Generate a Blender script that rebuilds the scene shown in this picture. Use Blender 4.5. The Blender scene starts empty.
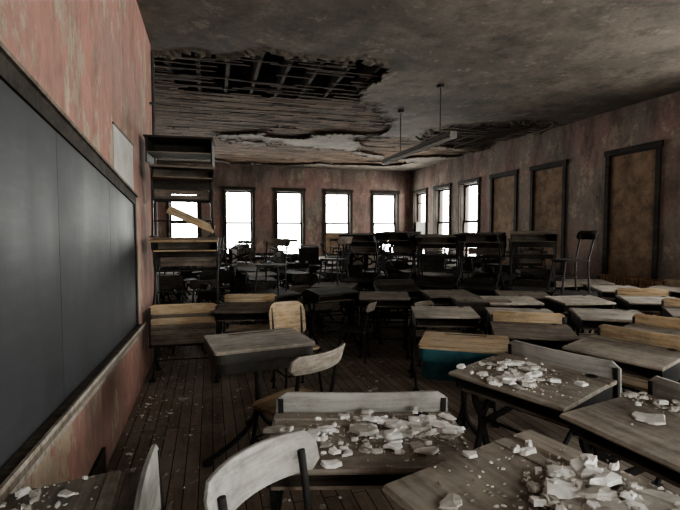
import bpy, bmesh, math, random
from mathutils import Vector, Matrix, noise
random.seed(7)
D=bpy.data; S=bpy.context.scene
COL=S.collection

# ---------------------------------------------------------------- materials
def mat(name):
    m=D.materials.new(name); m.use_nodes=True
    nt=m.node_tree; b=nt.nodes['Principled BSDF']
    b.inputs['Specular IOR Level'].default_value=.25
    return m,nt,b
def ramp(nt,fac,stops):
    r=nt.nodes.new('ShaderNodeValToRGB'); e=r.color_ramp.elements
    while len(e)<len(stops): e.new(0.5)
    for i,(p,c) in enumerate(stops):
        e[i].position=p; e[i].color=(c[0],c[1],c[2],1) if not isinstance(c,(int,float)) else (c,c,c,1)
    nt.links.new(fac,r.inputs[0]); return r.outputs[0]
def mix(nt,f,a,b,mode='MIX'):
    m=nt.nodes.new('ShaderNodeMix'); m.data_type='RGBA'; m.blend_type=mode
    for s,v in ((0,f),(6,a),(7,b)):
        if isinstance(v,(int,float)): m.inputs[s].default_value=v
        elif isinstance(v,tuple): m.inputs[s].default_value=(*v,1)
        else: nt.links.new(v,m.inputs[s])
    return m.outputs[2]
def coords(nt,kind='Object',scale=(1,1,1),loc=(0,0,0)):
    tc=nt.nodes.new('ShaderNodeTexCoord'); mp=nt.nodes.new('ShaderNodeMapping')
    mp.inputs['Scale'].default_value=scale; mp.inputs['Location'].default_value=loc
    nt.links.new(tc.outputs[kind],mp.inputs[0]); return mp.outputs[0]
def noi(nt,vec,scale,detail=6,rough=.6):
    n=nt.nodes.new('ShaderNodeTexNoise'); n.inputs['Scale'].default_value=scale
    n.inputs['Detail'].default_value=detail; n.inputs['Roughness'].default_value=rough
    nt.links.new(vec,n.inputs['Vector']); return n.outputs['Fac']
def bump(nt,b,h,strength=.3,dist=.01):
    n=nt.nodes.new('ShaderNodeBump'); n.inputs['Strength'].default_value=strength
    n.inputs['Distance'].default_value=dist
    nt.links.new(h,n.inputs['Height']); nt.links.new(n.outputs[0],b.inputs['Normal'])

def wall_mat(name,c_main,c_alt,c_bare,c_dirt,seed,bare=.57,vz=.8,top_dark=True):
    m,nt,b=mat(name)
    v=coords(nt,'Object',(1,1,vz),(seed,seed*2.3,0))
    big=noi(nt,v,.9,9,.66); med=noi(nt,v,2.1,12,.72); fine=noi(nt,v,16,8,.75); hug=noi(nt,v,.6,10,.7); pk=noi(nt,v,5.5,10,.75)
    vs=coords(nt,'Object',(1.5,1.5,.6*vz),(seed*3,1,0)); streak=noi(nt,vs,1.6,10,.72)
    c=mix(nt,ramp(nt,big,[(.44,0),(.56,1)]),c_main,c_alt)
    c=mix(nt,ramp(nt,med,[(bare,0),(bare+.025,.85)]),c,c_bare)
    c=mix(nt,ramp(nt,pk,[(.60,0),(.63,.7)]),c,tuple(x*1.15 for x in c_bare))
    c=mix(nt,ramp(nt,streak,[(.50,0),(.68,.8)]),c,c_dirt)
    c=mix(nt,ramp(nt,hug,[(.48,0),(.66,.65)]),c,c_dirt)
    if top_dark:  # wall colour gets darker towards the top, broken up by the streak noise
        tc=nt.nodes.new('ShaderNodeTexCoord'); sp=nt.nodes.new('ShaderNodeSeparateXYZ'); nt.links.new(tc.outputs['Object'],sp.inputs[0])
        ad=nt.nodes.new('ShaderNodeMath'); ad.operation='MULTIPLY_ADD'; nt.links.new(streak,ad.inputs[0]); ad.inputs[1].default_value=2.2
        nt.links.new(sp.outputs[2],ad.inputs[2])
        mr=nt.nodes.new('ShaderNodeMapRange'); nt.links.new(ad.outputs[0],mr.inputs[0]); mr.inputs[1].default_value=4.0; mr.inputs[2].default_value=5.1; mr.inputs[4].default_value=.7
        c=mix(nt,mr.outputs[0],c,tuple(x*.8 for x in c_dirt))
    c=mix(nt,.5,c,ramp(nt,fine,[(.3,.25),(.7,.9)]),'MULTIPLY')
    nt.links.new(c,b.inputs['Base Color']); b.inputs['Roughness'].default_value=.92
    bump(nt,b,mix(nt,.5,ramp(nt,med,[(bare,0),(bare+.03,1)]),fine),.4,.015)
    return m
M={}
M['wall_left']=wall_mat('pink_peeling_plaster',(.40,.21,.17),(.32,.20,.165),(.41,.34,.25),(.16,.12,.10),1.3,.535,.6,False)
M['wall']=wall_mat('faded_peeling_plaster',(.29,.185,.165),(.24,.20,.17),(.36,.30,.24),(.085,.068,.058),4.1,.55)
M['ceil']=wall_mat('stained_ceiling_plaster',(.155,.13,.105),(.105,.088,.072),(.20,.172,.138),(.048,.039,.032),9.2,.59,1,False)

def wood_mat(name,c1,c2,dust,dustamt,rough=.8,sc=(1.5,22,22)):
    m,nt,b=mat(name)
    v=coords(nt,'Object',sc)
    oi=nt.nodes.new('ShaderNodeObjectInfo')
    add=nt.nodes.new('ShaderNodeVectorMath'); add.operation='ADD'
    mul=nt.nodes.new('ShaderNodeVectorMath'); mul.operation='SCALE'; mul.inputs['Scale'].default_value=37
    cmb=nt.nodes.new('ShaderNodeCombineXYZ')
    for i in range(3): nt.links.new(oi.outputs['Random'],cmb.inputs[i])
    nt.links.new(cmb.outputs[0],mul.inputs[0]); nt.links.new(v,add.inputs[0]); nt.links.new(mul.outputs[0],add.inputs[1])
    g=noi(nt,add.outputs[0],1.6,8,.65)
    v2=coords(nt,'Object',(1,1,1)); 
    add2=nt.nodes.new('ShaderNodeVectorMath'); add2.operation='ADD'
    nt.links.new(v2,add2.inputs[0]); nt.links.new(mul.outputs[0],add2.inputs[1])
    bl=noi(nt,add2.outputs[0],6,10,.78); stain=noi(nt,add2.outputs[0],2.6,8,.7)
    c=ramp(nt,g,[(.35,c1),(.65,c2)])
    c=mix(nt,ramp(nt,bl,[(.42-.2*dustamt,0),(.72-.2*dustamt,1)]),c,dust)
    c=mix(nt,.55,c,ramp(nt,g,[(.32,.35),(.55,1)]),'MULTIPLY')
    hv=mix(nt,.6,c,ramp(nt,stain,[(.38,.35),(.56,1)]),'MULTIPLY')
    nt.links.new(hv,b.inputs['Base Color']); b.inputs['Roughness'].default_value=rough
    bump(nt,b,g,.3,.004)
    return m
M['wood_grey']=wood_mat('dusty_grey_wood',(.155,.12,.088),(.28,.23,.18),(.37,.335,.29),.6)
M['wood_tan']=wood_mat('worn_tan_wood',(.26,.165,.085),(.45,.31,.175),(.40,.33,.24),.3)
M['wood_pale']=wood_mat('dust_whitened_wood',(.25,.235,.215),(.35,.33,.305),(.40,.385,.36),.7)
M['wood_dark']=wood_mat('dark_varnished_wood',(.016,.012,.009),(.032,.024,.018),(.05,.043,.036),.1)
M['wood_mid']=wood_mat('dusty_brown_wood',(.085,.06,.042),(.15,.11,.08),(.18,.155,.13),.5)
M['board_brown']=wood_mat('brown_hardboard',(.14,.085,.055),(.19,.12,.078),(.23,.16,.105),.2,.8,(3,3,3))
M['lath']=wood_mat('old_lath',(.10,.058,.033),(.17,.105,.062),(.09,.065,.047),.3,.9)

def plain(name,c,rough=.6,metal=0,var=.4,sc=9,c2=None):
    m,nt,b=mat(name); v=coords(nt); n=noi(nt,v,sc,8,.7)
    c2=c2 or tuple(x*(1-var) for x in c)
    nt.links.new(ramp(nt,n,[(.35,c2),(.65,c)]),b.inputs['Base Color'])
    b.inputs['Roughness'].default_value=rough; b.inputs['Metallic'].default_value=metal
    bump(nt,b,n,.15,.003); return m
M['iron']=plain('black_cast_iron',(.028,.026,.025),.6,.1,.5,12)
M['teal']=plain('teal_enamel_metal',(.04,.125,.145),.5,.0,.5,14)
M['steel']=plain('dark_enamel_metal',(.06,.055,.05),.5,.2,.4,14)
M['plaster']=plain('broken_plaster',(.78,.765,.73),1,0,.3,40)
M['plaster_grey']=plain('dirty_plaster',(.48,.455,.41),1,0,.35,25)
M['crumb']=plain('plaster_crumbs',(.30,.28,.25),1,0,.35,25)
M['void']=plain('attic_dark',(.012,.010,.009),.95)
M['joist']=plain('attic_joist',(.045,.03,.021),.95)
M['radiator']=plain('rusty_radiator_paint',(.24,.13,.07),.6,.1,.5,9)
M['tube']=plain('grey_lamp_housing',(.12,.112,.10),.5,.0,.3,9)
M['paper']=plain('yellowed_paper',(.42,.40,.37),.9,0,.3,3)
M['curtain']=plain('pale_roller_blind',(.45,.45,.38),.9,0,.3,3)

m,nt,b=mat('smudged_slate'); v=coords(nt,'Object',(1,1,.6)); n1=noi(nt,v,1.6,8,.7); n2=noi(nt,coords(nt,'Object',(1,1,7)),3,8,.7)
b.inputs['Specular IOR Level'].default_value=.35
c=ramp(nt,n1,[(.3,(.015,.0155,.017)),(.7,(.030,.031,.034))])
c=mix(nt,ramp(nt,n2,[(.5,0),(.8,.5)]),c,(.050,.051,.054))
nt.links.new(c,b.inputs['Base Color']); nt.links.new(ramp(nt,n1,[(.3,.5),(.7,.7)]),b.inputs['Roughness']); M['slate']=m
m,nt,b=mat('dusty_floorboards'); 
tc=nt.nodes.new('ShaderNodeTexCoord')
br=nt.nodes.new('ShaderNodeTexBrick'); mp=nt.nodes.new('ShaderNodeMapping'); mp.inputs['Rotation'].default_value=(0,0,math.pi/2)
nt.links.new(tc.outputs['Object'],mp.inputs[0]); nt.links.new(mp.outputs[0],br.inputs['Vector'])
br.inputs['Scale'].default_value=1; br.inputs['Brick Width'].default_value=2.4; br.inputs['Row Height'].default_value=.085; br.inputs['Mortar Size'].default_value=.003
br.inputs['Color1'].default_value=(.16,.12,.09,1); br.inputs['Color2'].default_value=(.27,.21,.165,1); br.inputs['Mortar'].default_value=(.012,.009,.007,1)
g=noi(nt,coords(nt,'Object',(24,1.4,1)),1.5,8,.7); d=noi(nt,coords(nt),2.2,10,.78); d2=noi(nt,coords(nt,'Object',(1,1,1),(5,3,0)),30,8,.8)
c=mix(nt,.6,br.outputs['Color'],ramp(nt,g,[(.3,.35),(.65,1)]),'MULTIPLY')
c=mix(nt,ramp(nt,d,[(.42,0),(.68,.8)]),c,(.30,.26,.215))
c=mix(nt,ramp(nt,d2,[(.56,0),(.66,.5)]),c,(.36,.33,.29))
c=mix(nt,br.outputs['Fac'],c,(.012,.009,.007))
nt.links.new(c,b.inputs['Base Color']); b.inputs['Roughness'].default_value=.8
bump(nt,b,mix(nt,.7,br.outputs['Fac'],g),-.3,.01); M['floor']=m
m=D.materials.new('dirty_window_glass'); m.use_nodes=True; nt=m.node_tree; nt.nodes.clear()
o=nt.nodes.new('ShaderNodeOutputMaterial'); t=nt.nodes.new('ShaderNodeBsdfTransparent'); gl=nt.nodes.new('ShaderNodeBsdfGlossy'); mx=nt.nodes.new('ShaderNodeMixShader')
t.inputs[0].default_value=(.93,.94,.93,1); gl.inputs['Roughness'].default_value=.1; mx.inputs[0].default_value=.05
nt.links.new(t.outputs[0],mx.inputs[1]); nt.links.new(gl.outputs[0],mx.inputs[2]); nt.links.new(mx.outputs[0],o.inputs[0]); M['glass']=m

# ---------------------------------------------------------------- mesh builder
class MB:
    def __init__(s): s.v=[];s.f=[];s.m=[];s.s=[];s.mats=[]
    def mi(s,k):
        if k not in s.mats: s.mats.append(k)
        return s.mats.index(k)
    def add(s,vs,fs,k,smooth=False,T=None):
        o=len(s.v); i=s.mi(k)
        for p in vs:
            p=Vector(p)
            if T: p=T@p
            s.v.append(tuple(p))
        for f in fs: s.f.append([q+o for q in f]); s.m.append(i); s.s.append(smooth)
    def box(s,c,d,k,T=None):
        x,y,z=c;a,b_,e=d[0]/2,d[1]/2,d[2]/2
        vs=[(x+i*a,y+j*b_,z+l*e) for i in(-1,1) for j in(-1,1) for l in(-1,1)]
        s.add(vs,[(0,1,3,2),(4,6,7,5),(0,4,5,1),(2,3,7,6),(0,2,6,4),(1,5,7,3)],k,False,T)
    def slab(s,poly,z0,z1,k,T=None,inset=0):
        n=len(poly); cx=sum(p[0] for p in poly)/n; cy=sum(p[1] for p in poly)/n
        vs=[(p[0],p[1],z0) for p in poly]+[(cx+(p[0]-cx)*(1-inset),cy+(p[1]-cy)*(1-inset),z1) for p in poly]
        s.add(vs,[tuple(range(n))[::-1],tuple(range(n,2*n))]+[(i,(i+1)%n,n+(i+1)%n,n+i) for i in range(n)],k,False,T)
    def prism(s,prof,x0,x1,k,T=None):
        n=len(prof)
        vs=[(x0,p[0],p[1]) for p in prof]+[(x1,p[0],p[1]) for p in prof]
        s.add(vs,[tuple(range(n)),tuple(range(n,2*n))[::-1]]+[(i,n+i,n+(i+1)%n,(i+1)%n) for i in range(n)],k,False,T)
    def bar(s,x,path,wx,th,k,T=None):
        path=smooth_path([(0,p[0],p[1]) for p in path]); n=len(path); vs=[]
        for i,p in enumerate(path):
            a=path[max(0,i-1)]; c=path[min(n-1,i+1)]; d=(c-a).normalized(); nn=Vector((0,-d.z,d.y))*th/2
            for sx,sn in ((-1,-1),(1,-1),(1,1),(-1,1)):
                vs.append((x+sx*wx/2,p.y+nn.y*sn,p.z+nn.z*sn))
        fs=[(0,1,2,3),tuple((n-1)*4+j for j in (3,2,1,0))]
        for i in range(n-1):
            for j in range(4): fs.append((i*4+j,(i+1)*4+j,(i+1)*4+(j+1)%4,i*4+(j+1)%4))
        s.add(vs,fs,k,False,T)
    def tube(s,path,r,k,n=8,T=None,sm=True):
        path=smooth_path(path) if sm else [Vector(p) for p in path]; L=len(path); vs=[]
        ref=Vector((0,0,1))
        for i,p in enumerate(path):
            d=(path[min(L-1,i+1)]-path[max(0,i-1)]).normalized()
            if i==0:
                u=d.cross(Vector((1,0,0)) if abs(d.dot(ref))>.95 else ref).normalized()
            else: u=(pu-d*pu.dot(d)).normalized()
            w=d.cross(u); pu=u
            for j in range(n):
                a=2*math.pi*j/n; vs.append(p+u*math.cos(a)*r+w*math.sin(a)*r)
        fs=[(i*n+j,i*n+(j+1)%n,(i+1)*n+(j+1)%n,(i+1)*n+j) for i in range(L-1) for j in range(n)]
        s.add(vs,fs,k,True,T); s.add([vs[j] for j in range(n)],[tuple(range(n))[::-1]],k,False,T)
        s.add([vs[(L-1)*n+j] for j in range(n)],[tuple(range(n))],k,False,T)
    def panel(s,w,z0,z1,y0,y1,bow,th,k,round_=.03,T=None,nx=16,rb=False):
        vs=[];nz=5
        for side in (0,1):
            for i in range(nx+1):
                u=-1+2*i/nx; x=u*w/2
                e=max(0,(abs(x)-(w/2-round_))/round_); drop=round_*(1-math.sqrt(max(0,1-e*e)))
                a=z0+(drop if rb else drop*.4); c=z1-drop
                for j in range(nz+1):
                    t=j/nz; z=a+(c-a)*t
                    y=y0+(y1-y0)*((z-z0)/(z1-z0))+bow*(1-u*u)+side*th
                    vs.append((x,y,z))
        K=(nx+1)*(nz+1); fs=[]
        q=lambda i,j,sd: sd*K+i*(nz+1)+j
        for i in range(nx):
            for j in range(nz):
                fs.append((q(i,j,0),q(i+1,j,0),q(i+1,j+1,0),q(i,j+1,0)))
                fs.append((q(i,j,1),q(i,j+1,1),q(i+1,j+1,1),q(i+1,j,1)))
            fs.append((q(i,0,0),q(i,0,1),q(i+1,0,1),q(i+1,0,0)))
            fs.append((q(i,nz,0),q(i+1,nz,0),q(i+1,nz,1),q(i,nz,1)))
        for j in range(nz):
            fs.append((q(0,j,0),q(0,j+1,0),q(0,j+1,1),q(0,j,1)))
            fs.append((q(nx,j,0),q(nx,j,1),q(nx,j+1,1),q(nx,j+1,0)))
        s.add(vs,fs,k,False,T)
    def mesh(s,name):
        me=D.meshes.new(name); me.from_pydata(s.v,[],s.f)
        for k in s.mats: me.materials.append(M[k])
        for p,i,sm in zip(me.polygons,s.m,s.s): p.material_index=i; p.use_smooth=sm
        bm=bmesh.new(); bm.from_mesh(me); bmesh.ops.recalc_face_normals(bm,faces=bm.faces); bm.to_mesh(me); bm.free()
        return me
    def obj(s,name,loc=(0,0,0),rot=0,scale=(1,1,1),bev=0):
        return place(s.mesh(name),name,loc,rot,scale,bev)
def smooth_path(pts,sub=5):
    P=[Vector(p) for p in pts]
    if len(P)<3: return P
    out=[]
    for i in range(len(P)-1):
        p0=P[max(0,i-1)];p1=P[i];p2=P[i+1];p3=P[min(len(P)-1,i+2)]
        for k in range(sub):
            t=k/sub
            out.append(.5*((2*p1)+(p2-p0)*t+(2*p0-5*p1+4*p2-p3)*t*t+(3*p1-p0-3*p2+p3)*t**3))
    out.append(P[-1]); return out
def place(me,name,loc=(0,0,0),rot=0,scale=(1,1,1),bev=0):
    o=D.objects.new(name,me); COL.objects.link(o); o.location=loc
    if isinstance(rot,(int,float)): o.rotation_euler=(0,0,math.radians(rot))
    else: o.rotation_euler=[math.radians(a) for a in rot]
    o.scale=scale
    if bev:
        b=o.modifiers.new('bevel','BEVEL'); b.width=bev; b.segments=2; b.limit_method='ANGLE'; b.angle_limit=math.radians(50)
    return o
def rrect(w,d,r,n=4,cx=0,cy=0):
    out=[]
    for sx,sy,a0 in ((1,1,0),(-1,1,90),(-1,-1,180),(1,-1,270)):
        for i in range(n+1):
            a=math.radians(a0+90*i/n); out.append((cx+sx*(w/2-r)+r*math.cos(a),cy+sy*(d/2-r)+r*math.sin(a)))
    return out

# ---------------------------------------------------------------- school furniture
def lidz(y): return .716+(min(y,.09)+.22)/.31*.022 if y<.09 else .74
def iron_desk(top='wood_grey',back='wood_pale',seat='down',slats='',backtop=.825):
    m=MB(); w=.30
    m.prism([(-.218,.694),(-.226,.705),(-.218,.716),(.088,.738),(.088,.716)],-w,w,top)
    m.prism([(.092,.718),(.092,.739),(.13,.74),(.135,.733),(.152,.733),(.157,.74),(.218,.74),(.222,.73),(.218,.718)],-w,w,top)
    m.slab(rrect(.055,.055,.027,5,.20,.188),.7395,.7425,'iron')
    m.slab(rrect(.034,.034,.0169,5,.20,.188),.7425,.7435,'void')
    m.box((0,0.02,.607),(.555,.34,.014),'wood_mid' if top!='wood_tan' else 'wood_tan')
    m.box((0,0.195,.665),(.555,.014,.105),'wood_mid')
    for sx in (-1,1):
        x=sx*.283
        m.prism([(-.205,.692),(.205,.716),(.205,.60),(.12,.585),(-.10,.59),(-.17,.62)],x-.006,x+.006,'iron')
        m.bar(x,[(-.05,.60),(-.035,.50),(.01,.40),(.0,.28),(-.05,.15),(-.14,.06),(-.20,.012)],.018,.034,'iron')
        m.bar(x,[(.10,.60),(.085,.50),(.02,.40),(.04,.28),(.08,.15),(.13,.06),(.19,.012)],.018,.034,'iron')
        m.bar(x,[(-.045,.145),(.015,.175),(.08,.145)],.014,.02,'iron')
        m.bar(x,[(-.02,.50),(.03,.47),(.075,.50)],.014,.018,'iron')
        m.box((x,-.205,.008),(.05,.06,.016),'iron'); m.box((x,.195,.008),(.05,.06,.016),'iron')
        m.bar(x,[(.02,.36),(.12,.37),(.22,.38),(.30,.40)],.018,.034,'iron')
        bt=backtop if slats!='n' else .72
        m.bar(x,[(.24,.385),(.275,.50),(.262,.62),(.25,bt-.03)],.018,.026,'iron')
        if seat=='down':
            m.bar(x,[(.28,.395),(.32,.28),(.29,.14),(.36,.012)],.018,.03,'iron'); m.box((x,.37,.008),(.05,.06,.016),'iron')
            m.bar(x*.93,[(.26,.385),(.40,.375),(.52,.395)],.018,.022,'iron')
    m.tube([(-.28,.015,.39),(.28,.015,.39)],.009,'iron',8); m.tube([(-.28,.02,.17),(.28,.02,.17)],.008,'iron',8)
    m.tube([(-.28,.26,.39),(.28,.26,.39)],.010,'iron',8)
    if seat=='down':
        for i in range(5):
            yy=.30+i*.062; zz=.408-.012*math.sin(math.pi*i/4)
            m.box((0,yy,zz),(.56,.057,.016),back)
    else:
        for i in range(4): m.box((0,.315-.006*i,.44+i*.052),(.54,.016,.047),'wood_mid')
    if slats=='s':
        m.panel(.58,.60,.68,.258,.254,-.02,.014,back,.012); m.panel(.58,.72,backtop,.252,.246,-.02,.014,back,.02)
    elif slats=='n':
        m.panel(.60,.52,.715,.262,.252,-.02,.015,back,.02)
    else:
        m.panel(.60,.60,backtop,.256,.246,-.022,.015,back,.035)
    return m
def pedestal_desk(body='steel',top='wood_grey'):
    m=MB(); dz=.09 if body=='teal' else .02
    m.slab(rrect(.56,.42,.05),.60-dz,.655,body); m.slab(rrect(.60,.46,.06),.655-dz*.3,.712,body)
    m.slab(rrect(.52,.38,.05),.585-dz,.60-dz,body)
    m.slab(rrect(.60,.335,.02,4,0,-.0625),.713,.737,top); m.slab(rrect(.60,.115,.02,4,0,.1675),.713,.737,top)
    m.box((0,.1675,.7375),(.30,.014,.003),'void')
    m.tube([(0,0,.6-dz),(0,0,.45),(0,0,.30)],.022,'steel',10)
    m.tube([(0,0,.34),(-.01,0,.22),(-.06,-.02,.12),(-.18,-.10,.06),(-.34,-.20,.022)],.017,'iron',8)
    m.tube([(0,0,.34),(.01,0,.22),(.06,-.01,.12),(.16,-.08,.06),(.28,-.18,.022)],.017,'iron',8)
    m.tube([(0,0,.34),(0,.03,.2),(0,.12,.07),(0,.24,.022)],.017,'iron',8)
    for p in ((-.34,-.20),(.28,-.18),(0,.24)): m.slab(rrect(.06,.06,.029,4,*p),0,.02,'iron')
    m.slab(rrect(.16,.16,.07),.575-dz,.59-dz,'iron')
    return m
def chair(back='wood_pale',seatm='wood_mid',ply=False,h=.82):
    m=MB()
    m.slab(rrect(.38,.37,.07),.415,.437,seatm,inset=.01)
    for sx in (-1,1):
        m.tube([(sx*.15,.14,.415),(sx*.165,.165,.2),(sx*.18,.19,.008)],.012,'iron')
        m.tube([(sx*.155,-.17,.008),(sx*.15,-.155,.2),(sx*.145,-.15,.415),(sx*.15,-.175,.55),(sx*.155,-.215,h-.05)],.012,'iron')
        m.tube([(sx*.155,-.157,.2),(sx*.165,.165,.2)],.008,'iron')
        m.slab(rrect(.035,.035,.015,3,sx*.18,.19),0,.012,'iron'); m.slab(rrect(.035,.035,.015,3,sx*.155,-.17),0,.012,'iron')
    m.tube([(-.15,.15,.4),(.15,.15,.4)],.009,'iron'); m.tube([(-.16,.165,.2),(.16,.165,.2)],.008,'iron')
    if ply: m.panel(.38,.50,h,-.165,-.215,-.03,.012,back,.09)
    else: m.panel(.42,h-.12,h,-.19,-.225,-.07,.016,back,.03,rb=True)
    return m
ME={}
def me(key):
    if key in ME: return ME[key]
    k=key.split('|')
    if k[0]=='iron': r=iron_desk(k[1],k[2],k[3],k[4]).mesh('school_desk')
    elif k[0]=='ped': r=pedestal_desk(k[1],k[2]).mesh('pedestal_desk')
    else: r=chair(k[1],k[2],k[3]=='p').mesh('school_chair')
    ME[key]=r; return r
def desk(x,y,rot,key='iron|wood_grey|wood_pale|up|',z=0,sc=(1,1,1),bev=.003):
    nm={'iron':'school_desk','ped':'pedestal_desk','chair':'school_chair'}[key.split('|')[0]]
    return place(me(key),nm,(x,y,z),rot,sc,bev)

G='iron|wood_grey|wood_pale|up|'; GN='iron|wood_grey|wood_mid|up|n'; GD='iron|wood_grey|wood_mid|down|'; GT='iron|wood_grey|wood_tan|down|s'
K='iron|wood_dark|wood_dark|down|'; KN='iron|wood_dark|wood_dark|up|n'; KS='iron|wood_mid|wood_dark|down|s'; T_='iron|wood_mid|wood_tan|down|s'
GX='iron|wood_grey|wood_mid|down|n'; KX='iron|wood_mid|wood_dark|down|n'
fg={}
fg['C']=desk(.575,1.62,-15,G,sc=(1.27,.98,.965))
fg['D']=desk(.85,.90,-77,GN,sc=(1.15,1.42,1.09))
fg['E']=desk(1.64,2.01,-70,G,sc=(1.09,1.2,1))
fg['F']=desk(1.74,1.30,-84,G,sc=(1.0,1.2,1))
fg['A']=desk(-.395,1.24,-88,G,sc=(1.0,.90,1))
desk(1.72,2.78,-33,'ped|teal|wood_tan')
desk(.32,3.24,8,'ped|steel|wood_grey',sc=(1.15,1.15,1))
desk(.50,2.80,36,'chair|wood_grey|wood_tan|',sc=(1.15,1.05,.97))
desk(.76,4.15,180+14,'chair|wood_tan|wood_tan|p')
desk(.36,4.75,-12,T_)
desk(.28,1.14,-142,'chair|wood_pale|wood_grey|',sc=(1.05,1,1.03))
mid=[(2.19,3.92,-20,GX),(2.85,3.62,-25,GX),(2.45,2.98,-30,T_),(2.62,2.30,-72,GT),(2.72,1.55,-80,G),
 (3.3,4.4,-15,GX),(4.07,4.19,-10,GX),(3.62,3.35,-30,GX),(4.87,3.95,-30,GT),(4.55,3.15,-40,T_),(3.3,2.55,-65,GT),
 (2.05,5.15,-20,KX),(2.9,5.1,-10,KX),(1.55,5.75,12,KN),(5.4,4.9,-20,GX),(5.7,3.7,-20,GT),(3.55,1.75,-80,G),(6.1,4.6,-80,T_),(5.0,5.6,-10,KX),
 (.75,5.75,25,KN),(1.75,6.35,-30,KX),(2.5,5.75,-10,K),(3.0,4.55,160,KX),(3.75,4.75,-25,KX),(5.7,5.7,-15,KX)]
for x,y,r,k in mid: desk(x,y,r,k)
for x,y,r,z in [(1.62,5.0,60,0),(2.45,4.5,-150,0),(1.35,6.45,200,0),(1.75,6.35,40,.742),(.75,5.75,150,.72)]:
    desk(x,y,r,'chair|wood_mid|wood_dark|',z=z,sc=(.9,.9,.85))
i=0
for x,y,r in [(2.35,6.95,-42),(2.80,6.48,-47),(3.25,6.02,-44),(3.68,5.58,-47),(4.22,5.15,-44)]:
    desk(x,y,r,K,sc=(.9,.9,1)); desk(x,y,r+[4,-6,8,-3,6][i],[KN,KN,KX,KN,KX][i],z=.742,sc=(.98,1,[1,1.04,.98,1.02,1.05][i])); i+=1
desk(4.40,4.68,75,'chair|wood_dark|wood_dark|',z=.742,sc=(1,1,.95)); desk(4.46,4.64,-44,KN,sc=(.8,.8,1))
rr=random.Random(3)
for yy in [7.6,8.45,9.3,10.15,11.0,11.9,12.8,13.7,14.5]:
    for xx in [-2.4,-1.6,-.8,.0,.8,1.6,2.4,3.2,4.0,4.8,5.6,6.4]:
        if yy<8 and (1.9<xx<3.0): continue
        if rr.random()<.07: continue
        x=xx+rr.uniform(-.12,.12); y=yy+rr.uniform(-.12,.12)
        kk=rr.choice([K,KN,KS,KX,K])
        desk(x,y,rr.choice([0,0,90,180,-90])+rr.uniform(-25,25),kk,bev=0)
        q=rr.random()
        if q<.14 and yy<13: desk(x,y,(180,0,rr.uniform(0,360)),kk,z=1.38,bev=0,sc=(.85,.85,.85))
        elif q<.42: desk(x,y,rr.uniform(0,360),'chair|wood_dark|wood_dark|',z=.742,bev=0,sc=(.85,.85,.66))
        elif q<.60: desk(x,y,(90,0,rr.uniform(0,360)),KN,z=.96,bev=0,sc=(.8,.75,.55))
for x,y,r in [(.6,6.4,-20),(-.2,6.9,30),(1.4,6.95,160),(4.3,6.7,200),(5.5,6.5,120),(-.3,6.0,100),(.15,5.7,-60)]:
    desk(x,y,r,'chair|wood_dark|wood_mid|')

# ---- left stack
ST=(-.25,4.98)
desk(ST[0],ST[1],180-3,'iron|wood_tan|wood_tan|up|s',sc=(1.12,1,.95))
desk(ST[0]+.01,ST[1],-2,'iron|wood_tan|wood_dark|up|n',z=.705,sc=(1.1,1,1))
desk(ST[0]-.02,ST[1]+.02,5,'iron|wood_mid|wood_dark|up|n',z=1.448,sc=(1.04,1,1))
m=MB()
m.box((0,0,.25),(.66,.42,.02),'wood_dark'); m.box((0,0,.10),(.62,.38,.014),'wood_mid')
for sx in(-1,1): m.box((sx*.31,0,.12),(.015,.38,.24),'iron')
m.box((0,.19,.17),(.62,.014,.14),'wood_dark')
m.obj('desk_book_box',(ST[0]-.02,ST[1],2.192),-4,(1,1,1),.003)
m=MB(); m.box((0,0,0),(.50,.17,.022),'wood_tan'); m.obj('loose_board',(ST[0]+.07,ST[1]-.08,1.63),(25,25,4),bev=.003)

# ---------------------------------------------------------------- plaster debris
def chunk(m,cx,cy,z,r,th,rnd,k='plaster'):
    n=rnd.randint(5,7); a0=rnd.random()*6.3; el=rnd.uniform(.5,1); ea=rnd.random()*3.14
    core=[]
    for i in range(n):
        a=a0+2*math.pi*i/n+rnd.uniform(-.42,.42); q=r*rnd.uniform(.65,1.2)
        core.append((q*math.cos(a),q*math.sin(a)*el))
    # roughen every broken edge with a jittered midpoint
    poly=[]
    for i in range(n):
        p=core[i]; q=core[(i+1)%n]; poly.append(p)
        if r>.014:
            j=r*.10; poly.append(((p[0]+q[0])/2+rnd.uniform(-j,j),(p[1]+q[1])/2+rnd.uniform(-j,j)))
    poly=[(cx+x*math.cos(ea)-y*math.sin(ea),cy+x*math.sin(ea)+y*math.cos(ea)) for x,y in poly]
    tx,ty=rnd.uniform(-.22,.22),rnd.uniform(-.22,.22); nn=len(poly)
    lift=[max(0,(p[0]-cx)*tx+(p[1]-cy)*ty) for p in poly]
    bot=[(p[0],p[1],z+l) for p,l in zip(poly,lift)]
    topv=[(cx+(p[0]-cx)*rnd.uniform(.86,.99),cy+(p[1]-cy)*rnd.uniform(.86,.99),z+th*rnd.uniform(.65,1.15)+l) for p,l in zip(poly,lift)]
    vs=bot+topv+[(cx+rnd.uniform(-.2,.2)*r,cy+rnd.uniform(-.2,.2)*r,z+th*1.1+sum(lift)/nn)]
    fs=[tuple(range(nn))[::-1]]+[(i,(i+1)%nn,nn+(i+1)%nn,nn+i) for i in range(nn)]+[(nn+i,nn+(i+1)%nn,2*nn) for i in range(nn)]
    m.add(vs,fs,k)
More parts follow.
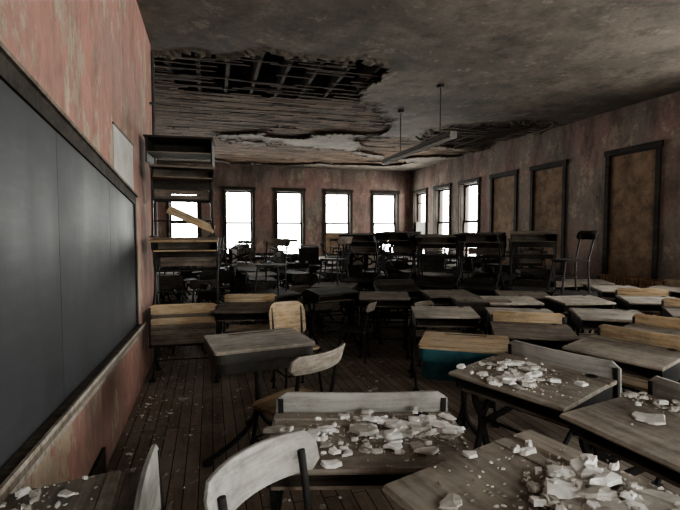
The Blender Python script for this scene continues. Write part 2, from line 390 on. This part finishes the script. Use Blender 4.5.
def desk_debris(o,items,seed,name='plaster_debris'):
    rnd=random.Random(seed); m=MB()
    for (cx,cy,sx,sy,n,r0,r1) in items:
        for i in range(n):
            x=max(-.28,min(.28,rnd.gauss(cx,sx))); y=max(-.20,min(.20,rnd.gauss(cy,sy)))
            r=r0+(r1-r0)*rnd.random()**1.8; lay=.0 if i<n*.55 else rnd.uniform(.004,.018)
            chunk(m,x,y,lidz(y)+lay+.001,r,rnd.uniform(.006,.016),rnd,'plaster' if rnd.random()<.78 else 'plaster_grey')
        for i in range(n*5):
            x=max(-.29,min(.29,rnd.gauss(cx,sx*1.2))); y=max(-.21,min(.21,rnd.gauss(cy,sy*1.2)))
            chunk(m,x,y,lidz(y)+.0005,rnd.uniform(.002,.007),rnd.uniform(.002,.004),rnd,rnd.choice(['plaster_grey','crumb','plaster']))
    return place(m.mesh(name),name,o.location,math.degrees(o.rotation_euler.z),o.scale)
desk_debris(fg['C'],[(.03,.02,.14,.08,80,.010,.045),(.16,.03,.08,.07,22,.02,.05)],1)
desk_debris(fg['D'],[(.08,.05,.12,.07,130,.010,.045),(.16,.06,.08,.06,44,.025,.065),(-.05,-.16,.05,.03,4,.03,.05)],2)
desk_debris(fg['E'],[(-.08,.0,.12,.09,50,.01,.05),(.05,-.05,.08,.06,14,.03,.055)],3)
desk_debris(fg['F'],[(-.1,-.02,.02,.02,1,.085,.10),(-.2,.14,.08,.03,14,.015,.05)],4)
desk_debris(fg['A'],[(-.2,-.1,.06,.05,8,.012,.035),(-.1,.05,.1,.06,6,.01,.025)],5)
rnd=random.Random(11); m=MB()
for i in range(1500):
    x=rnd.uniform(-.6,1.95); y=rnd.uniform(1.5,6.5)
    if rnd.random()<.35: x=max(-.62,rnd.gauss(-.45,.14))
    chunk(m,x,y,.001,rnd.choice([.003,.004,.005,.006,.008,.010,.020])*rnd.uniform(.7,1.2),rnd.uniform(.002,.007),rnd,rnd.choice(['plaster','plaster_grey','crumb','crumb','crumb']))
for i in range(14):
    chunk(m,rnd.uniform(-.5,1.7),rnd.uniform(2,5),.001,rnd.uniform(.03,.055),rnd.uniform(.005,.012),rnd,'crumb')
m.obj('floor_plaster_debris')

# ---------------------------------------------------------------- room shell
XL=-.656; YE=5.95; XR=7.22; YB=15.56; H=3.75; XF=-3.2; Y0=-3.0; TH=.3
m=MB(); m.box(((XF+XR)/2,(Y0+YB)/2,-.06),(XR-XF+2*TH,YB-Y0+2*TH,.12),'floor'); m.obj('floor')
WZ0,WZ1,WW=.66,2.92,.94
def wall(name,axis,pos,a0,a1,ops,mk,out):
    m=MB()
    def put(u0,u1,z0,z1):
        if u1-u0<1e-4: return
        c=pos+out*TH/2
        if axis=='x': m.box((c,(u0+u1)/2,(z0+z1)/2),(TH,u1-u0,z1-z0),mk)
        else: m.box(((u0+u1)/2,c,(z0+z1)/2),(u1-u0,TH,z1-z0),mk)
    cur=a0
    for c in sorted(ops):
        put(cur,c-WW/2,0,H+.4); put(c-WW/2,c+WW/2,0,WZ0); put(c-WW/2,c+WW/2,WZ1,H+.4); cur=c+WW/2
    put(cur,a1,0,H+.4)
    return m.obj(name)
backw=[-2.5,-.8,.94,2.67,4.41,6.23]
rightw=[-.9,.8,2.5,4.3,6.3,8.37,9.94,11.53,13.1,14.7]
rear_fill_windows=[1.2,3.4]  # unseen windows behind the camera, added to give frontal light
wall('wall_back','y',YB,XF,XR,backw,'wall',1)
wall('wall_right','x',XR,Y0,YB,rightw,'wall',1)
wall('wall_rear','y',Y0,XL,XR,rear_fill_windows,'wall',-1)
m=MB(); m.box((XL-TH/2,(Y0+YE)/2,(H+.4)/2),(TH,YE-Y0,H+.4),'wall_left'); m.obj('wall_left')
m=MB(); m.box(((XF+XL-TH)/2,YE-TH/2,(H+.4)/2),(XL-TH-XF,TH,H+.4),'wall'); m.obj('wall_alcove')
m=MB(); m.box((XF-TH/2,(YE-TH+YB)/2,(H+.4)/2),(TH,YB-YE+TH,H+.4),'wall'); m.obj('wall_far_left')

wn=[0]
def window(axis,pos,c,kind):
    wn[0]+=1
    m=MB(); w=WW; zc=(WZ0+WZ1)/2; hh=WZ1-WZ0
    def B(x,y,z,a,b_,e,k): m.box((x,y,z),(a,b_,e),k)
    cw=.08
    for sx in(-1,1): B(sx*(w/2+cw/2-.01),-.02,zc,cw,.04,hh+.06,'wood_dark')
    B(0,-.025,WZ1+.05,w+2*cw+.03,.05,.10,'wood_dark'); B(0,-.04,WZ0-.02,w+2*cw+.06,.10,.04,'wood_dark'); B(0,-.015,WZ0-.08,w+2*cw-.02,.03,.08,'wood_dark')
    for sx in(-1,1): B(sx*(w/2-.012),.12,zc,.024,.24,hh,'wood_dark')
    B(0,.12,WZ1-.012,w,.24,.024,'wood_dark'); B(0,.12,WZ0+.012,w,.24,.024,'wood_dark')
    zm=zc+.02
    for (y,za,zb) in ((.10,WZ0+.02,zm+.03),(.14,zm-.03,WZ1-.02)):
        for sx in(-1,1): B(sx*(w/2-.05),y,(za+zb)/2,.06,.035,zb-za,'wood_dark')
        B(0,y,za+.035,w-.06,.035,.07,'wood_dark'); B(0,y,zb-.03,w-.06,.035,.06,'wood_dark')
        B(0,y,(za+zb)/2,w-.1,.005,zb-za-.06,'glass')
    if kind=='board': B(0,.012,zc,w-.03,.012,hh-.03,'board_brown')
    if kind=='half': B(0,.06,WZ0+.42,w-.04,.012,.82,'board_brown'); B(0,.14,zc+.55,.03,.03,1.0,'wood_dark'); B(0,.14,zc+.7,w-.1,.03,.03,'wood_dark')
    if kind=='blind': B(0,.05,WZ0+.70,w-.06,.008,1.0,'curtain'); B(0,.14,zc+.75,w-.1,.03,.03,'wood_dark')
    o=m.obj('window_%d'%wn[0])
    if axis=='y': o.location=(c,pos,0)
    elif axis=='r': o.location=(c,pos,0); o.rotation_euler=(0,0,math.pi)
    else: o.location=(pos,c,0); o.rotation_euler=(0,0,-math.pi/2)
    if kind!='board':
        l=D.lights.new('window_portal','AREA'); l.shape='RECTANGLE'; l.size=w; l.size_y=hh; l.cycles.is_portal=True
        lo=D.objects.new('window_light_%d'%wn[0],l); COL.objects.link(lo)
        if axis=='y': lo.location=(c,pos+TH+.02,zc); lo.rotation_euler=(math.radians(-90),0,0)
        elif axis=='r': lo.location=(c,pos-TH-.02,zc); lo.rotation_euler=(math.radians(90),0,0)
        else: lo.location=(pos+TH+.02,c,zc); lo.rotation_euler=(math.radians(90),0,math.radians(90))
for c in backw: window('y',YB,c,'half' if c==4.41 else 'open')
for c in rightw: window('x',XR,c,'board' if 6<c<10.5 else ('blind' if c==14.7 else 'open'))
for c in rear_fill_windows: window('r',Y0,c,'open')  # added openings, there only to brighten the foreground

def fn(x,y,s,o=0): return noise.fractal(Vector((x*s+o,y*s-o,o)),1,2,5)
def ell(x,y,cx,cy,rx,ry): return 1-math.sqrt(((x-cx)/rx)**2+((y-cy)/ry)**2)
def hole(x,y):
    n=fn(x,y,1.1,3.3)*.6+fn(x,y,4.5,7)*.26
    v=max(ell(x,y,.2,6.9,1.25,.85),ell(x,y,1.2,6.6,1.15,.95),ell(x,y,.4,8.8,2.9,2.0),ell(x,y,-1.5,8.5,1.6,2.4),ell(x,y,1.9,7.6,.7,.9),
          ell(x,y,1.6,13.3,3.6,1.7),ell(x,y,6.2,9.6,1.3,1.7),ell(x,y,5.4,11.6,1.7,1.2),ell(x,y,-1,11.5,1.5,1.2),ell(x,y,4.6,13.6,1.6,.8),ell(x,y,3.2,9.4,1.0,.6),ell(x,y,4.4,10.6,.9,.5))
    return v+n*.6>.02
cs=.06; x0=XF;x1=XR+.0;y0=Y0;y1=YB
nx=int((x1-x0)/cs)+1; ny=int((y1-y0)/cs)+1
vidx={};vs=[];fs=[]
def gv(i,j):
    if (i,j) in vidx: return vidx[(i,j)]
    x=min(x0+i*cs,x1);y=min(y0+j*cs,y1)
    z=H+fn(x,y,.6,1)*.015
    near=0
    if y>4:
        for dx,dy in((.1,0),(-.1,0),(0,.1),(0,-.1)):
            if hole(x+dx,y+dy): near+=1
        if near: z-=.014*near*(.4+random.random())
    vs.append((x,y,z)); vidx[(i,j)]=len(vs)-1; return len(vs)-1
for i in range(nx):
    for j in range(ny):
        x=x0+(i+.5)*cs;y=y0+(j+.5)*cs
        if x<XL-TH and y<YE-TH: continue
        if y>4 and hole(x,y): continue
        fs.append((gv(i,j),gv(i,j+1),gv(i+1,j+1),gv(i+1,j)))
cm=D.meshes.new('ceiling'); cm.from_pydata(vs,[],fs); cm.materials.append(M['ceil'])
co=D.objects.new('ceiling',cm); COL.objects.link(co)
sl=co.modifiers.new('thick','SOLIDIFY'); sl.thickness=.02; sl.offset=-1
m=MB(); rl=random.Random(8); y=5.2
while y<15.4:
    x=XF
    while x<XR:
        L=rl.uniform(.4,.9); xe=min(x+L,XR)
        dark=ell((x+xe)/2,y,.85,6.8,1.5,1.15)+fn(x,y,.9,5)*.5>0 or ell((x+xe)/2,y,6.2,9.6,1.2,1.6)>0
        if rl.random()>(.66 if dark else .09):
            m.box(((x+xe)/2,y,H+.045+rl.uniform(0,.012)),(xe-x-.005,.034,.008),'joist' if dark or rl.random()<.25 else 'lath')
        x=xe
    y+=.052
m.obj('ceiling_lath')
m=MB(); x=XF+.2
while x<XR: m.box((x,(5+YB)/2,H+.18),(.05,YB-5,.24),'joist'); x+=.41
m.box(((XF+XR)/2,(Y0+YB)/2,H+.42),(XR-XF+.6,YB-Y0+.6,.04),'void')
m.obj('ceiling_joists')

def yz(y):
    t=(y-1.71)/(4.32-1.71); return 1.99-.25*t, .745-.085*t
def strip(m,ya,yb,f0,f1,xa,xb,k):
    vs=[]
    for y in (ya,yb):
        for x in (xa,xb): vs+= [(x,y,f0(y)),(x,y,f1(y))]
    m.add(vs,[(0,1,3,2),(4,6,7,5),(0,4,5,1),(2,3,7,6),(0,2,6,4),(1,5,7,3)],k)
top=lambda y:yz(y)[0]; bot=lambda y:yz(y)[1]
m=MB(); xs=XL+.001
for a,b_ in ((-.2,.98),(.984,2.243),(2.247,3.3),(3.304,4.30)): strip(m,a,b_,bot,top,xs,xs+.018,'slate')
strip(m,-.25,4.36,lambda y:top(y),lambda y:top(y)+.075,xs,xs+.03,'wood_dark')
strip(m,-.25,4.38,lambda y:top(y)+.075,lambda y:top(y)+.092,xs,xs+.045,'wood_mid')
strip(m,-.25,4.36,lambda y:bot(y)-.012,lambda y:bot(y)+.012,xs,xs+.085,'wood_mid')
strip(m,-.25,4.36,lambda y:bot(y)+.012,lambda y:bot(y)+.03,xs+.073,xs+.085,'wood_grey')
strip(m,-.25,4.36,lambda y:bot(y)-.11,lambda y:bot(y)-.012,xs,xs+.026,'wood_grey')
strip(m,4.30,4.36,lambda y:bot(y),lambda y:top(y),xs,xs+.03,'wood_dark')
m.obj('chalkboard',bev=0)
m=MB(); m.box((XL+.004,3.98,2.06),(.006,.84,.42),'paper'); 
m.box((XL+.007,3.98,2.275),(.012,.86,.014),'wood_mid'); m.obj('wall_notice_sheet',rot=0)
m=MB(); m.tube([(XL+.04,5.75,0),(XL+.04,5.75,3.6)],.02,'steel',10,sm=False)
for z in (.6,1.8,3.0): m.box((XL+.025,5.75,z),(.05,.06,.03),'steel')
m.obj('conduit_pipe')
m=MB(); m.box((XL+.011,(Y0+3)/2,.09),(.02,3-Y0,.18),'wood_dark'); m.obj('baseboard_left')
m=MB(); m.box((XR-.013,(Y0+YB)/2,.1),(.024,YB-Y0-.06,.2),'wood_dark'); m.obj('baseboard_right')
m=MB(); m.box(((XF+XR)/2,YB-.013,.1),(XR-XF-.06,.024,.2),'wood_dark'); m.obj('baseboard_back')

m=MB(); fx,fz=3.42,2.9
m.prism([(-.06,0),(.06,0),(.05,.07),(-.05,.07)],-1.35,1.35,'tube',Matrix.Translation((fx,7.25,fz))@Matrix.Rotation(math.pi/2,4,'Z'))
for sx in(-.035,.035): m.tube([(fx+sx,5.95,fz-.02),(fx+sx,8.55,fz-.02)],.017,'paper',8,sm=False)
for y in (5.92,8.58): m.box((fx,y,fz-.005),(.11,.03,.06),'tube')
for y in (6.3,7.8):
    m.tube([(fx,y,fz+.06),(fx,y,H-.01)],.008,'iron',8,sm=False); m.slab(rrect(.11,.11,.05,4,fx,y),H-.05,H-.005,'iron')
m.obj('fluorescent_light_fixture')
m=MB()
for i in range(16):
    m.slab(rrect(.17,.055,.025,4,7.02,5.55+i*.072),.08,.68,'radiator')
    m.slab(rrect(.19,.062,.03,4,7.02,5.55+i*.072),.66,.72,'radiator'); m.slab(rrect(.19,.062,.03,4,7.02,5.55+i*.072),.06,.12,'radiator')
m.tube([(7.02,5.5,.12),(7.02,6.66,.12)],.02,'radiator',8,sm=False)
for y in(5.55,6.6): m.box((7.02,y,.04),(.06,.04,.08),'radiator')
m.obj('cast_iron_radiator')

w=D.worlds.new('overcast_sky'); S.world=w; w.use_nodes=True
bg=w.node_tree.nodes['Background']; bg.inputs[0].default_value=(1,.985,.96,1); bg.inputs[1].default_value=36
S.view_settings.view_transform='AgX'
try: S.view_settings.look='AgX - Medium High Contrast'
except Exception: pass
cam=D.cameras.new('camera'); cam.sensor_width=36; cam.lens=450/680*36; cam.clip_start=.02
c=D.objects.new('camera',cam); COL.objects.link(c); c.location=(0,0,1.5)
c.rotation_euler=(math.radians(90-2.9),0,math.radians(-16.1)); S.camera=c
print('DONE',len(D.objects))
